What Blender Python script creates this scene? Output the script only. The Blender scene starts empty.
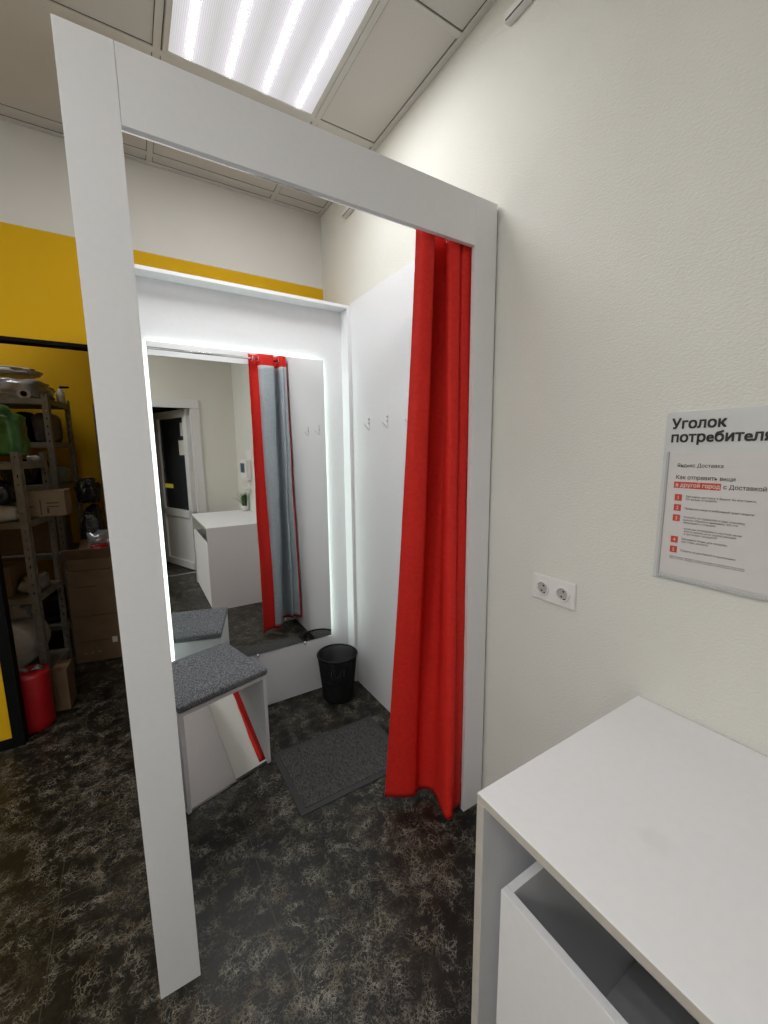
import bpy, bmesh, math, random
from mathutils import Vector, Matrix, noise
random.seed(4)
C = bpy.context.scene
col = C.collection
# ------------------------------------------------------------------ camera
R3 = ((0.85107772, -0.52493679, -0.01039669),
      (0.08656163, 0.12075621, 0.98890092),
      (0.51785501, 0.84253149, -0.1482123))          # right, up, forward
cam = bpy.data.cameras.new('camera'); cam_o = bpy.data.objects.new('camera', cam); col.objects.link(cam_o)
cam.sensor_fit = 'HORIZONTAL'; cam.sensor_width = 36; cam.lens = 408.8 / 768 * 36; cam.clip_start = 0.02
m = Matrix.Identity(4)
for i in range(3):
    m[i][0] = R3[0][i]; m[i][1] = R3[1][i]; m[i][2] = -R3[2][i]
m.translation = (-1.09927, -1.0472, 1.40643)
cam_o.matrix_world = m
C.camera = cam_o
# ------------------------------------------------------------------ world, exposure
w = bpy.data.worlds.new('world'); C.world = w; w.use_nodes = True
w.node_tree.nodes['Background'].inputs[0].default_value = (1, 0.97, 0.93, 1)
w.node_tree.nodes['Background'].inputs[1].default_value = 0.02
C.view_settings.view_transform = 'Standard'; C.view_settings.look = 'None'
C.view_settings.gamma = 1; C.view_settings.use_curve_mapping = False
C.view_settings.exposure = 0.0
LAMP = 200.0          # radiance of the thin LED strips in the ceiling panels
LED = 7.0            # radiance of the tape round the mirror

# ------------------------------------------------------------------ materials
def new_mat(name):
    mt = bpy.data.materials.new(name); mt.use_nodes = True
    nt = mt.node_tree; return mt, nt, nt.nodes['Principled BSDF']
def N(nt, t, **k):
    n = nt.nodes.new(t)
    for a, b in k.items(): setattr(n, a, b)
    return n
def coord(nt, scale=(1, 1, 1)):
    tc = N(nt, 'ShaderNodeTexCoord'); mp = N(nt, 'ShaderNodeMapping'); mp.inputs['Scale'].default_value = scale
    nt.links.new(tc.outputs['Object'], mp.inputs['Vector']); return mp.outputs['Vector']
def noise_node(nt, vec, scale, detail=3, rough=.5):
    n = N(nt, 'ShaderNodeTexNoise'); n.inputs['Scale'].default_value = scale
    n.inputs['Detail'].default_value = detail; n.inputs['Roughness'].default_value = rough
    nt.links.new(vec, n.inputs['Vector']); return n
def ramp(nt, fac, stops, interp='LINEAR'):
    r = N(nt, 'ShaderNodeValToRGB'); r.color_ramp.interpolation = interp
    e = r.color_ramp.elements
    while len(e) < len(stops): e.new(.5)
    for k, (p, c) in zip(e, stops): k.position = p; k.color = (*c, 1) if len(c) == 3 else c
    nt.links.new(fac, r.inputs['Fac']); return r.outputs['Color']
def bump(nt, b, h, strength, dist):
    n = N(nt, 'ShaderNodeBump'); n.inputs['Strength'].default_value = strength; n.inputs['Distance'].default_value = dist
    nt.links.new(h, n.inputs['Height']); nt.links.new(n.outputs['Normal'], b.inputs['Normal'])
def simple(name, c, rough=.5, metal=0, var=.06, scale=30, bmp=0, bscale=200, spec=.5, emit=0):
    mt, nt, b = new_mat(name)
    v = coord(nt); n = noise_node(nt, v, scale, 4)
    nt.links.new(ramp(nt, n.outputs['Fac'], [(.3, tuple(x * (1 - var) for x in c)), (.7, tuple(min(1, x * (1 + var)) for x in c))]), b.inputs['Base Color'])
    b.inputs['Roughness'].default_value = rough; b.inputs['Metallic'].default_value = metal
    b.inputs['Specular IOR Level'].default_value = spec
    if bmp:
        n2 = noise_node(nt, v, bscale, 3); bump(nt, b, n2.outputs['Fac'], bmp, .002)
    if emit:
        b.inputs['Emission Color'].default_value = (*c, 1); b.inputs['Emission Strength'].default_value = emit
    return mt
def emis(name, c, s):
    mt = bpy.data.materials.new(name); mt.use_nodes = True; nt = mt.node_tree; nt.nodes.clear()
    e = N(nt, 'ShaderNodeEmission'); e.inputs[0].default_value = (*c, 1); e.inputs[1].default_value = s
    o = N(nt, 'ShaderNodeOutputMaterial'); nt.links.new(e.outputs[0], o.inputs[0]); return mt

def wall_mat(name, c, zsplit=None, c2=None, bs=95, strength=.9):
    mt, nt, b = new_mat(name)
    v = coord(nt)
    n = noise_node(nt, v, 3, 4)
    colr = ramp(nt, n.outputs['Fac'], [(.3, tuple(x * .97 for x in c)), (.7, tuple(min(1, x * 1.02) for x in c))])
    if zsplit is not None:
        tc = N(nt, 'ShaderNodeTexCoord'); sp = N(nt, 'ShaderNodeSeparateXYZ'); nt.links.new(tc.outputs['Object'], sp.inputs[0])
        g = N(nt, 'ShaderNodeMath', operation='GREATER_THAN'); nt.links.new(sp.outputs['Z'], g.inputs[0]); g.inputs[1].default_value = zsplit
        mx = N(nt, 'ShaderNodeMix', data_type='RGBA'); nt.links.new(g.outputs[0], mx.inputs['Factor'])
        mx.inputs['A'].default_value = (*c2, 1); nt.links.new(colr, mx.inputs['B']); colr = mx.outputs['Result']
    nt.links.new(colr, b.inputs['Base Color'])
    b.inputs['Roughness'].default_value = .75; b.inputs['Specular IOR Level'].default_value = .25
    n2 = noise_node(nt, coord(nt, (1, 1, 1.6)), bs, 3, .6); bump(nt, b, n2.outputs['Fac'], strength, .003)
    return mt

def floor_mat():
    mt, nt, b = new_mat('dark marble vinyl')
    v = coord(nt)
    wn = noise_node(nt, v, 6, 4)
    ws = N(nt, 'ShaderNodeVectorMath', operation='SCALE'); nt.links.new(wn.outputs['Color'], ws.inputs[0]); ws.inputs['Scale'].default_value = .09
    wa = N(nt, 'ShaderNodeVectorMath', operation='ADD'); nt.links.new(v, wa.inputs[0]); nt.links.new(ws.outputs[0], wa.inputs[1])
    wn2 = noise_node(nt, v, 38, 3, .6); ws2 = N(nt, 'ShaderNodeVectorMath', operation='SCALE'); nt.links.new(wn2.outputs['Color'], ws2.inputs[0]); ws2.inputs['Scale'].default_value = .03
    wb = N(nt, 'ShaderNodeVectorMath', operation='ADD'); nt.links.new(wa.outputs[0], wb.inputs[0]); nt.links.new(ws2.outputs[0], wb.inputs[1]); wa = wb
    def veins(scale, width, off):
        ad = N(nt, 'ShaderNodeVectorMath', operation='ADD'); nt.links.new(wa.outputs[0], ad.inputs[0]); ad.inputs[1].default_value = (off, off * .7, off * .3)
        vo = N(nt, 'ShaderNodeTexVoronoi', feature='DISTANCE_TO_EDGE'); vo.inputs['Scale'].default_value = scale
        nt.links.new(ad.outputs[0], vo.inputs['Vector'])
        return ramp(nt, vo.outputs['Distance'], [(0, (1, 1, 1)), (width, (0, 0, 0))])
    def mul(a, bb):
        x = N(nt, 'ShaderNodeMath', operation='MULTIPLY'); nt.links.new(a, x.inputs[0])
        if isinstance(bb, float): x.inputs[1].default_value = bb
        else: nt.links.new(bb, x.inputs[1])
        return x.outputs[0]
    def mx_(a, bb):
        x = N(nt, 'ShaderNodeMath', operation='MAXIMUM'); nt.links.new(a, x.inputs[0]); nt.links.new(bb, x.inputs[1]); return x.outputs[0]
    def ridge(scale, width, off, det=4, rough=.6):
        ad = N(nt, 'ShaderNodeVectorMath', operation='ADD'); nt.links.new(wa.outputs[0], ad.inputs[0]); ad.inputs[1].default_value = (off, off * .7, off * .3)
        nn = noise_node(nt, ad.outputs[0], scale, det, rough)
        sb = N(nt, 'ShaderNodeMath', operation='SUBTRACT'); nt.links.new(nn.outputs['Fac'], sb.inputs[0]); sb.inputs[1].default_value = .5
        ab = N(nt, 'ShaderNodeMath', operation='ABSOLUTE'); nt.links.new(sb.outputs[0], ab.inputs[0])
        return ramp(nt, ab.outputs[0], [(0, (1, 1, 1)), (width, (0, 0, 0))])
    patch = ramp(nt, noise_node(nt, wa.outputs[0], 7, 5, .6).outputs['Fac'], [(.45, (.05, .05, .05)), (.62, (1, 1, 1))])
    patch2 = ramp(nt, noise_node(nt, wa.outputs[0], 17, 5, .65).outputs['Fac'], [(.46, (.02, .02, .02)), (.58, (1, 1, 1))])
    v1 = mul(ridge(9, .005, 0., 6, .6), patch2)
    v2 = mul(ridge(22, .009, 3.1, 4, .6), patch2)
    v3 = mul(ridge(60, .022, 7.7, 3, .6), patch)
    v4 = mx_(mx_(mul(mul(veins(12, .016, 5.), patch2), .75), mul(mul(veins(30, .035, 9.), patch), patch2)), mul(mul(veins(62, .075, 15.), patch2), .7))
    allv = mx_(mx_(mul(v1, .55), mul(v4, .62)), mx_(mul(v2, .6), mul(v3, .45)))
    base = ramp(nt, noise_node(nt, wa.outputs[0], 9, 6, .65).outputs['Fac'],
                [(.30, (.003, .003, .0026)), (.54, (.008, .0078, .0062)), (.66, (.022, .019, .013)), (.80, (.055, .044, .028))])
    vc = ramp(nt, noise_node(nt, v, 12, 3).outputs['Fac'], [(.38, (.22, .175, .11)), (.60, (.50, .46, .37))])
    mix = N(nt, 'ShaderNodeMix', data_type='RGBA'); nt.links.new(allv, mix.inputs['Factor']); nt.links.new(base, mix.inputs['A']); nt.links.new(vc, mix.inputs['B'])
    # joints of the 57 cm tiles
    sp = N(nt, 'ShaderNodeSeparateXYZ'); nt.links.new(v, sp.inputs[0])
    js = []
    for ax, off in (('X', -.275), ('Y', -.12)):
        a = N(nt, 'ShaderNodeMath', operation='SUBTRACT'); nt.links.new(sp.outputs[ax], a.inputs[0]); a.inputs[1].default_value = off
        pp = N(nt, 'ShaderNodeMath', operation='PINGPONG'); nt.links.new(a.outputs[0], pp.inputs[0]); pp.inputs[1].default_value = .285
        l = N(nt, 'ShaderNodeMath', operation='LESS_THAN'); nt.links.new(pp.outputs[0], l.inputs[0]); l.inputs[1].default_value = .0014
        js.append(l.outputs[0])
    j = mul(mx_(*js), .55)
    mix2 = N(nt, 'ShaderNodeMix', data_type='RGBA'); nt.links.new(j, mix2.inputs['Factor']); nt.links.new(mix.outputs['Result'], mix2.inputs['A']); mix2.inputs['B'].default_value = (.075, .062, .044, 1)
    nt.links.new(mix2.outputs['Result'], b.inputs['Base Color'])
    b.inputs['Roughness'].default_value = .36; b.inputs['Specular IOR Level'].default_value = .28
    bump(nt, b, allv, .12, .001)
    return mt
def fabric(name, c1, c2, scale=(500, 500, 500), rough=.9, sheen=0, bmp=.5):
    mt, nt, b = new_mat(name)
    n = noise_node(nt, coord(nt, (1, 1, 1)), scale[0], 3, .7)
    n0 = noise_node(nt, coord(nt, (1, .35, 1)), scale[0] * .45, 2, .6)
    a = N(nt, 'ShaderNodeMath', operation='ADD'); nt.links.new(n.outputs['Fac'], a.inputs[0]); nt.links.new(n0.outputs['Fac'], a.inputs[1])
    h = N(nt, 'ShaderNodeMath', operation='MULTIPLY'); nt.links.new(a.outputs[0], h.inputs[0]); h.inputs[1].default_value = .5
    nt.links.new(ramp(nt, h.outputs[0], [(.42, c1), (.6, c2)]), b.inputs['Base Color'])
    b.inputs['Roughness'].default_value = rough; b.inputs['Specular IOR Level'].default_value = .2
    if sheen: b.inputs['Sheen Weight'].default_value = sheen
    if bmp: bump(nt, b, h.outputs[0], bmp, .002)
    return mt

M = {}
M['wall'] = wall_mat('textured off white wallpaper', (.705, .70, .645), None, None, 120, .75)
M['wall_back'] = wall_mat('yellow and white painted wall', (.62, .60, .555), 2.391, (.60, .35, .002), 60, .15)
M['wall_yellow'] = wall_mat('yellow painted wall', (.62, .36, .004), None, None, 60, .15)
M['lam'] = simple('white laminate', (.775, .775, .785), .5, var=.012, scale=60, bmp=.06, bscale=600, spec=.35)
M['desk_top'] = simple('white desk laminate', (.78, .78, .785), .5, var=.012, scale=60, bmp=.05, bscale=600, spec=.35)
M['ceil'] = simple('mineral ceiling tile', (.60, .575, .54), .9, var=.04, scale=260, bmp=.5, bscale=420, spec=.1)
M['tbar'] = simple('painted ceiling grid', (.58, .56, .52), .6, var=.02)
M['gap_shade'] = simple('dark gap shade', (.06, .055, .05), .9)
M['black'] = simple('black metal', (.004, .004, .004), .7, spec=.1)
M['floor'] = floor_mat()
M['mirror'] = simple('mirror glass', (.94, .965, .95), .0, 1, var=0)
M['mirror_edge'] = simple('mirror edge', (.25, .33, .30), .2)
M['led'] = emis('mirror light tape', (.86, 1.0, .93), LED)
M['chrome'] = simple('chrome', (.75, .75, .76), .15, 1, var=0)
M['wplastic'] = simple('white plastic', (.74, .72, .70), .35, var=.01)
M['recess'] = simple('grey socket face', (.42, .41, .40), .5, var=.01)
M['slot'] = simple('dark socket hole', (.02, .018, .016), .6)
M['steel'] = simple('galvanised grey steel', (.20, .19, .17), .5, .3, var=.18, scale=18)
M['red'] = fabric('red curtain fabric', (.62, .020, .014), (.68, .026, .018), (160, 1, 1), .6, 0, .06)
M['lining'] = fabric('grey blue satin lining', (.38, .415, .45), (.43, .465, .50), (120, 1, 1), .38, 0, .05)
M['seat'] = fabric('grey tweed', (.055, .058, .066), (.30, .305, .32), (540, 1, 1), .95, .1, .8)
M['mat_pile'] = fabric('charcoal loop pile', (.034, .034, .031), (.105, .104, .098), (480, 1, 1), .95, 0, 1)
M['mat_edge'] = simple('dark rubber', (.040, .040, .040), .8, bmp=.3)
M['acrylic'] = simple('clear grey acrylic plate', (.60, .61, .60), .25, var=.01)
M['pocket'] = simple('acrylic pocket lip', (.46, .46, .45), .15, var=.01)
M['paper'] = simple('white printed paper', (.62, .59, .575), .7, var=.015)
M['ink'] = simple('black print', (.018, .017, .017), .6)
M['ink_grey'] = simple('dark grey print', (.07, .065, .062), .6)
M['ink_red'] = simple('red print', (.55, .055, .035), .6)
M['card'] = simple('brown cardboard', (.16, .10, .054), .85, var=.12, scale=9)
M['card_pale'] = simple('pale cardboard', (.25, .185, .12), .85, var=.1, scale=9)
M['card_print'] = simple('brown box print', (.07, .04, .025), .8)
M['label'] = simple('paper label', (.6, .57, .5), .8)
M['redplastic'] = simple('red film wrap', (.33, .005, .010), .35, bmp=.3, bscale=14)
M['bag_white'] = simple('white poly bag', (.45, .45, .44), .3, var=.2, scale=12, bmp=.8, bscale=30)
M['bag_grey'] = simple('silver grey film', (.30, .30, .31), .2, .3, var=.3, scale=14, bmp=.9, bscale=24)
M['bag_green'] = simple('green film bag', (.06, .19, .07), .35, var=.6, scale=12, bmp=.9, bscale=26)
M['bag_dark'] = simple('black film bag', (.015, .015, .018), .25, var=.3, bmp=.9, bscale=26)
M['bag_purple'] = simple('dusky violet film', (.07, .06, .10), .35, var=.3, bmp=.7, bscale=26)
M['bag_blue'] = simple('pale blue film', (.16, .25, .28), .3, var=.3, bmp=.7, bscale=30)
M['wood'] = simple('shelf board', (.12, .085, .05), .8, var=.1)
M['foam'] = simple('foam roll', (.55, .54, .53), .5, var=.1, bmp=.3, bscale=30)
M['leaf'] = simple('green grass blade', (.035, .12, .02), .5, var=.5, scale=60)
M['pot'] = simple('white ceramic', (.7, .7, .68), .3)
M['pvc'] = simple('white pvc', (.66, .66, .66), .35, var=.01)
M['band'] = simple('beige edge shade', (.50, .465, .415), .6)  # warm shade of the white desk edges, put into the strip colour
M['darkglass'] = simple('dark door glass', (.03, .034, .034), .15, var=0)
M['tag_yellow'] = simple('yellow tag', (.75, .65, .05), .5, emit=.15)
M['blue'] = simple('dark blue print', (.02, .045, .11), .4)
M['wire'] = simple('black wire mesh', (.004, .004, .004), .55, spec=.25)

def smudge(mt, c, r):
    nt = mt.node_tree; b = nt.nodes['Principled BSDF']; lk = b.inputs['Base Color'].links[0].from_socket
    tc = N(nt, 'ShaderNodeTexCoord'); d = N(nt, 'ShaderNodeVectorMath', operation='DISTANCE'); nt.links.new(tc.outputs['Object'], d.inputs[0]); d.inputs[1].default_value = c
    nn = noise_node(nt, tc.outputs['Object'], 60, 2); ad = N(nt, 'ShaderNodeMath', operation='MULTIPLY_ADD'); nt.links.new(nn.outputs['Fac'], ad.inputs[0]); ad.inputs[1].default_value = .02; nt.links.new(d.outputs['Value'], ad.inputs[2])
    f = ramp(nt, ad.outputs[0], [(r * .8, (.955, .95, .94)), (r * 1.25, (1, 1, 1))])
    mx = N(nt, 'ShaderNodeMix', data_type='RGBA', blend_type='MULTIPLY'); mx.inputs['Factor'].default_value = 1
    nt.links.new(lk, mx.inputs['A']); nt.links.new(f, mx.inputs['B']); nt.links.new(mx.outputs['Result'], b.inputs['Base Color'])
smudge(M['desk_top'], (-.407, -.776, .756), .030)
def diffuser_mat():
    mt = bpy.data.materials.new('prismatic diffuser'); mt.use_nodes = True; nt = mt.node_tree; b = nt.nodes['Principled BSDF']
    v = coord(nt)
    sp = N(nt, 'ShaderNodeSeparateXYZ'); nt.links.new(v, sp.inputs[0])
    # distance to the nearest of the four strips, in object space
    a = N(nt, 'ShaderNodeMath', operation='ADD'); nt.links.new(sp.outputs['X'], a.inputs[0]); a.inputs[1].default_value = .2025
    pp = N(nt, 'ShaderNodeMath', operation='PINGPONG'); nt.links.new(a.outputs[0], pp.inputs[0]); pp.inputs[1].default_value = .0675
    ch = N(nt, 'ShaderNodeTexChecker'); ch.inputs['Scale'].default_value = 230; ch.inputs[1].default_value = (1, 1, 1, 1); ch.inputs[2].default_value = (.72, .72, .74, 1)
    mp = N(nt, 'ShaderNodeMapping'); mp.inputs['Rotation'].default_value = (0, 0, .78); nt.links.new(v, mp.inputs['Vector']); nt.links.new(mp.outputs[0], ch.inputs['Vector'])
    g = ramp(nt, pp.outputs[0], [(0, (1.0, .97, 1.0)), (.022, (.80, .77, .84)), (.067, (.62, .62, .62))])
    mx = N(nt, 'ShaderNodeMix', data_type='RGBA', blend_type='MULTIPLY'); mx.inputs['Factor'].default_value = 1
    nt.links.new(g, mx.inputs['A']); nt.links.new(ch.outputs['Color'], mx.inputs['B'])
    b.inputs['Base Color'].default_value = (.3, .3, .3, 1)
    nt.links.new(mx.outputs['Result'], b.inputs['Emission Color']); b.inputs['Emission Strength'].default_value = .85
    return mt
M['diffuser'] = diffuser_mat()

# ------------------------------------------------------------------ helpers
def cube(bm, x0, x1, y0, y1, z0, z1, mx=None):
    vs = [bm.verts.new((x, y, z)) for z in (z0, z1) for y in (y0, y1) for x in (x0, x1)]
    for f in ((0, 2, 3, 1), (4, 5, 7, 6), (0, 1, 5, 4), (2, 6, 7, 3), (0, 4, 6, 2), (1, 3, 7, 5)):
        bm.faces.new([vs[i] for i in f])
    if mx is not None: bmesh.ops.transform(bm, matrix=mx, verts=vs)
    return vs
def tube(bm, pts, r, seg=10, cap=True):
    pts = [Vector(p) for p in pts]; rings = []
    for i, p in enumerate(pts):
        d = (pts[min(i + 1, len(pts) - 1)] - pts[max(i - 1, 0)]).normalized()
        u = d.cross(Vector((0, 0, 1)))
        if u.length < .05: u = d.cross(Vector((1, 0, 0)))
        u.normalize(); v = d.cross(u)
        rr = r[i] if isinstance(r, (list, tuple)) else r
        rings.append([bm.verts.new(p + (u * math.cos(t) + v * math.sin(t)) * rr) for t in [2 * math.pi * k / seg for k in range(seg)]])
    for a, b in zip(rings, rings[1:]):
        for k in range(seg): bm.faces.new((a[k], a[(k + 1) % seg], b[(k + 1) % seg], b[k]))
    if cap:
        bm.faces.new(rings[0][::-1]); bm.faces.new(rings[-1])
def lathe(bm, prof, c=(0, 0, 0), seg=32, cap0=True, cap1=True):
    rings = []
    for r, z in prof:
        rings.append([bm.verts.new((c[0] + r * math.cos(2 * math.pi * k / seg), c[1] + r * math.sin(2 * math.pi * k / seg), c[2] + z)) for k in range(seg)])
    for a, b in zip(rings, rings[1:]):
        for k in range(seg): bm.faces.new((a[k], a[(k + 1) % seg], b[(k + 1) % seg], b[k]))
    if cap0: bm.faces.new(rings[0][::-1])
    if cap1: bm.faces.new(rings[-1])
def obj(name, bm, mat, parent=None, bevel=0, smooth=False, seg=2):
    bmesh.ops.recalc_face_normals(bm, faces=bm.faces)
    me = bpy.data.meshes.new(name); bm.to_mesh(me); bm.free()
    o = bpy.data.objects.new(name, me); col.objects.link(o)
    for mm in (mat if isinstance(mat, list) else [mat]): me.materials.append(mm)
    if parent is not None:
        o.parent = parent
    if smooth:
        for p in me.polygons: p.use_smooth = True
    if bevel:
        b = o.modifiers.new('bevel', 'BEVEL'); b.width = bevel; b.segments = seg; b.limit_method = 'ANGLE'
    return o
def box(name, dims, mat, parent=None, bevel=0, mx=None):
    bm = bmesh.new(); cube(bm, *dims, mx=mx); return obj(name, bm, mat, parent, bevel)
def tag(o, label, cat, group=None):
    o['label'] = label; o['category'] = cat
    if group: o['group'] = group
    return o
def thing(name, label, cat, loc=(0, 0, 0), rz=0, group=None):
    o = bpy.data.objects.new(name, None); col.objects.link(o); o.location = loc; o.rotation_euler = (0, 0, rz)
    o.empty_display_size = .1
    return tag(o, label, cat, group)
def struct(o): o['kind'] = 'structure'; return o
def dup(o, loc, label, group=None):
    r = o.copy(); col.objects.link(r); r.location = loc; r['label'] = label
    if group: r['group'] = group
    for ch in list(o.children):
        c = ch.copy(); col.objects.link(c); c.parent = r
        for g in list(ch.children):
            d = g.copy(); col.objects.link(d); d.parent = c
    return r

# ------------------------------------------------------------------ room shell
H = 2.8; YB = 1.433; YN = -1.94; XL = -4.2; YS = 3.05
struct(box('floor', (XL - .1, .1, -4.0, YS + .1, -.1, 0), M['floor']))
struct(box('ceiling', (XL - .1, .1, -4.0, YS + .1, H, H + .1), M['ceil']))
struct(box('wall_right', (0, .12, -4.0, YS + .1, 0, H), M['wall']))
struct(box('wall_left', (XL - .12, XL, -4.0, YS + .1, 0, H), M['wall']))
bm = bmesh.new()   # partition with the storage doorway
for d in ((XL, -1.70, YB, YB + .06, 0, H), (-1.02, 0, YB, YB + .06, 0, H), (-1.70, -1.02, YB, YB + .06, 1.905, H)): cube(bm, *d)
struct(obj('wall_back', bm, M['wall_back']))
struct(box('wall_far', (XL, 0, YS, YS + .1, 0, H), M['wall_yellow']))
bm = bmesh.new()
DX0, DX1 = -1.26, -.445
for d in ((XL, DX0, YN - .12, YN, 0, H), (DX1, 0, YN - .12, YN, 0, H), (DX0, DX1, YN - .12, YN, 1.92, H)): cube(bm, *d)
struct(obj('wall_front', bm, M['wall']))
struct(box('wall_corridor', (XL, 0, -4.1, -4.0, 0, H), M['black']))
# black frame round the storage doorway
struct(box('trim_1', (-1.70, -1.655, YB - .006, YB + .066, 0, 1.9025), M['black']))
struct(box('trim_2', (-1.70, -1.02, YB - .008, YB + .068, 1.903, 1.920), M['black']))
struct(box('trim_3', (-1.065, -1.02, YB - .006, YB + .066, 0, 1.9025), M['black']))
struct(box('baseboard_back', (XL, -1.70, YB - .008, YB, 0, .05), M['black']))
struct(box('baseboard_right', (-.004, 0, YN, -.02, 0, .006), M['black']))
# ceiling grid
bm = bmesh.new()
gx = [-.30 - .597 * k for k in range(7)]; gy = [.768 + .586 * 1, .768, .182, -.404, -.99, -1.576]
for x in gx: cube(bm, x - .012, x + .012, YN, YB, H - .005, H)
for y in gy: cube(bm, XL, 0, y - .012, y + .012, H - .0052, H)
struct(obj('trim_4', bm, M['tbar'], bevel=.0015))
bm = bmesh.new()     # dark strips painted as the shadow lines between grid and tiles
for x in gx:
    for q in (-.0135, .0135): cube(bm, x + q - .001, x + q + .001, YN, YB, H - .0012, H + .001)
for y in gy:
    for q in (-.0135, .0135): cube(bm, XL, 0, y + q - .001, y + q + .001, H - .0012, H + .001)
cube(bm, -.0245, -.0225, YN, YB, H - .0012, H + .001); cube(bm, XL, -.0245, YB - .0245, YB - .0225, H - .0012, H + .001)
struct(obj('trim_gap_shade', bm, M['gap_shade']))
bm = bmesh.new()
cube(bm, -.022, 0, YN, YB, H - .008, H); cube(bm, XL, -.022, YB - .022, YB, H - .008, H)
cube(bm, XL, -.022, YN, YN + .022, H - .008, H)
struct(obj('trim_5', bm, M['tbar'], bevel=.0015))
# threshold
struct(box('trim_6', (DX0, DX1, YN - .03, YN + .015, 0, .006), M['chrome'], bevel=.002))

# ------------------------------------------------------------------ ceiling lights
def ceiling_light(cx, cy, label, k_=1.0):
    strip = emis('ceiling led strip', (.985, .983, .995), LAMP * k_)
    t = thing('ceiling_light', label, 'ceiling light', (cx, cy, H), group=None)
    bm = bmesh.new(); s = .282; f = .264
    for d in ((-s, s, -s, -f, -.012, 0), (-s, s, f, s, -.012, 0), (-s, -f, -f, f, -.012, 0), (f, s, -f, f, -.012, 0)): cube(bm, *d)
    obj('frame', bm, M['tbar'], t, .002)
    bm = bmesh.new(); cube(bm, -f, f, -f, f, -.010, -.002); obj('diffuser', bm, M['diffuser'], t)
    for k in range(4):
        x = -.2025 + .135 * k
        bm = bmesh.new(); n = 44
        for i in range(n):          # serrated bright line as seen through the prisms
            y0 = -f + .012 + (2 * f - .024) * i / n; y1 = y0 + (2 * f - .024) / n * .8
            dx = .0035 if i % 2 else -.0035
            vs = [bm.verts.new(p) for p in ((x + dx - .0042, y0, -.0112), (x + dx + .0042, y0 + .003, -.0112), (x + dx + .0042, y1 + .003, -.0112), (x + dx - .0042, y1, -.0112))]
            bm.faces.new(vs)
        o = obj('led_strip', bm, strip, t)
        # make every quad face down
        for p in o.data.polygons:
            if p.normal.z > 0: p.flip()
    return t
ceiling_light(-.5985, .475, 'square LED panel in the ceiling over the fitting booth', 1.3)
ceiling_light(-.5985 - .597 * 2, .475 - .586 * 3, 'square LED panel in the ceiling above the glazed door side of the room', 1.25)
ceiling_light(-.5985 - .597 * 4, .475 - .586 * 3, 'added unseen square LED panel in the ceiling in the middle of the room, evens the front light', 3.5)  # unseen panel, added and boosted to flatten the light on the booth front
ceiling_light(-.5985 - .597 * 5, .475 - .586 * 1, 'added unseen square LED panel in the ceiling nearest the left wall, evens the front light', 2.6)  # second unseen panel, added far left for the same flat front light
ceiling_light(-2.15, 2.45, 'square LED panel in the storage room ceiling', .9)

# ------------------------------------------------------------------ fitting booth
HB = 2.195; WF = 1.152
bo = thing('fitting_booth', 'white laminate fitting booth against the right wall with open front', 'fitting booth')
box('post', (-WF, -WF + .0955, 0, .016, 0, HB), M['lam'], bo, .0006)
box('post', (-.1035, -.009, 0, .016, 0, HB), M['lam'], bo, .0006)
box('crossbeam', (-WF + .0964, -.1044, 0, .016, HB - .145, HB), M['lam'], bo, .0006)
box('side_panel', (-.0175, -.0015, .017, 1.040, .002, HB - .004), M['lam'], bo, .0006)
box('side_panel', (-WF, -WF + .016, .017, 1.040, .002, HB - .004), M['lam'], bo, .0006)
HX = 2.181
box('back_panel', (-WF, -.0015, 1.125, 1.141, .002, HX), M['lam'], bo, .0006)
box('top_board', (-WF, -.0015, 1.040, 1.1245, HX - .016, HX), M['lam'], bo, .0008)
box('return_board', (-.036, -.0015, 1.040, 1.1245, .002, HX - .0165), M['lam'], bo, .0008)
box('return_board', (-WF, -WF + .016, 1.040, 1.1245, .002, HX - .0165), M['lam'], bo, .0008)
box('lower_board', (-1.0, -.164, 1.095, 1.1245, .002, .315), M['lam'], bo, .0008)
# mirror with backing and light tape
MX0, MX1, MZ0, MZ1, MYf = -.996, -.162, .320, 1.893, 1.092
mi = thing('wall_mirror', 'large frameless backlit mirror on the back panel of the booth', 'mirror', (0, 0, 0))
bm = bmesh.new(); cube(bm, MX0, MX1, MYf + .0005, MYf + .005, MZ0, MZ1); obj('glass_edge', bm, M['mirror_edge'], mi)
bm = bmesh.new(); vs = [bm.verts.new(p) for p in ((MX0 + .001, MYf, MZ0 + .001), (MX1 - .001, MYf, MZ0 + .001), (MX1 - .001, MYf, MZ1 - .001), (MX0 + .001, MYf, MZ1 - .001))]; bm.faces.new(vs)
obj('glass', bm, M['mirror'], mi)
box('backing_board', (MX0 + .012, MX1 - .012, MYf + .0055, 1.1245, MZ0, MZ1 - .012), M['lam'], mi)
bm = bmesh.new()
for d in ((MX0 + .0015, MX0 + .0115, MYf + .0055, 1.1225, MZ0 + .0, MZ1 - .012), (MX1 - .0115, MX1 - .006, MYf + .009, 1.1215, MZ0 + .0, MZ1 - .012), (MX0 + .012, MX1 - .012, MYf + .009, 1.1215, MZ1 - .0115, MZ1 - .0085)): cube(bm, *d)
obj('light_tape', bm, M['led'], mi)
for x in (-.33, -.60):
    bm = bmesh.new(); lathe(bm, [(.006, 0), (.008, .002), (.008, .006), (.004, .009)], seg=14)
    bmesh.ops.transform(bm, matrix=Matrix.Translation((x, MYf - .001, MZ0 - .007)) @ Matrix.Rotation(math.pi / 2, 4, 'X'), verts=bm.verts)
    obj('clip', bm, M['chrome'], mi, smooth=True)
for x in (-.228,):
    pass

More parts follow.
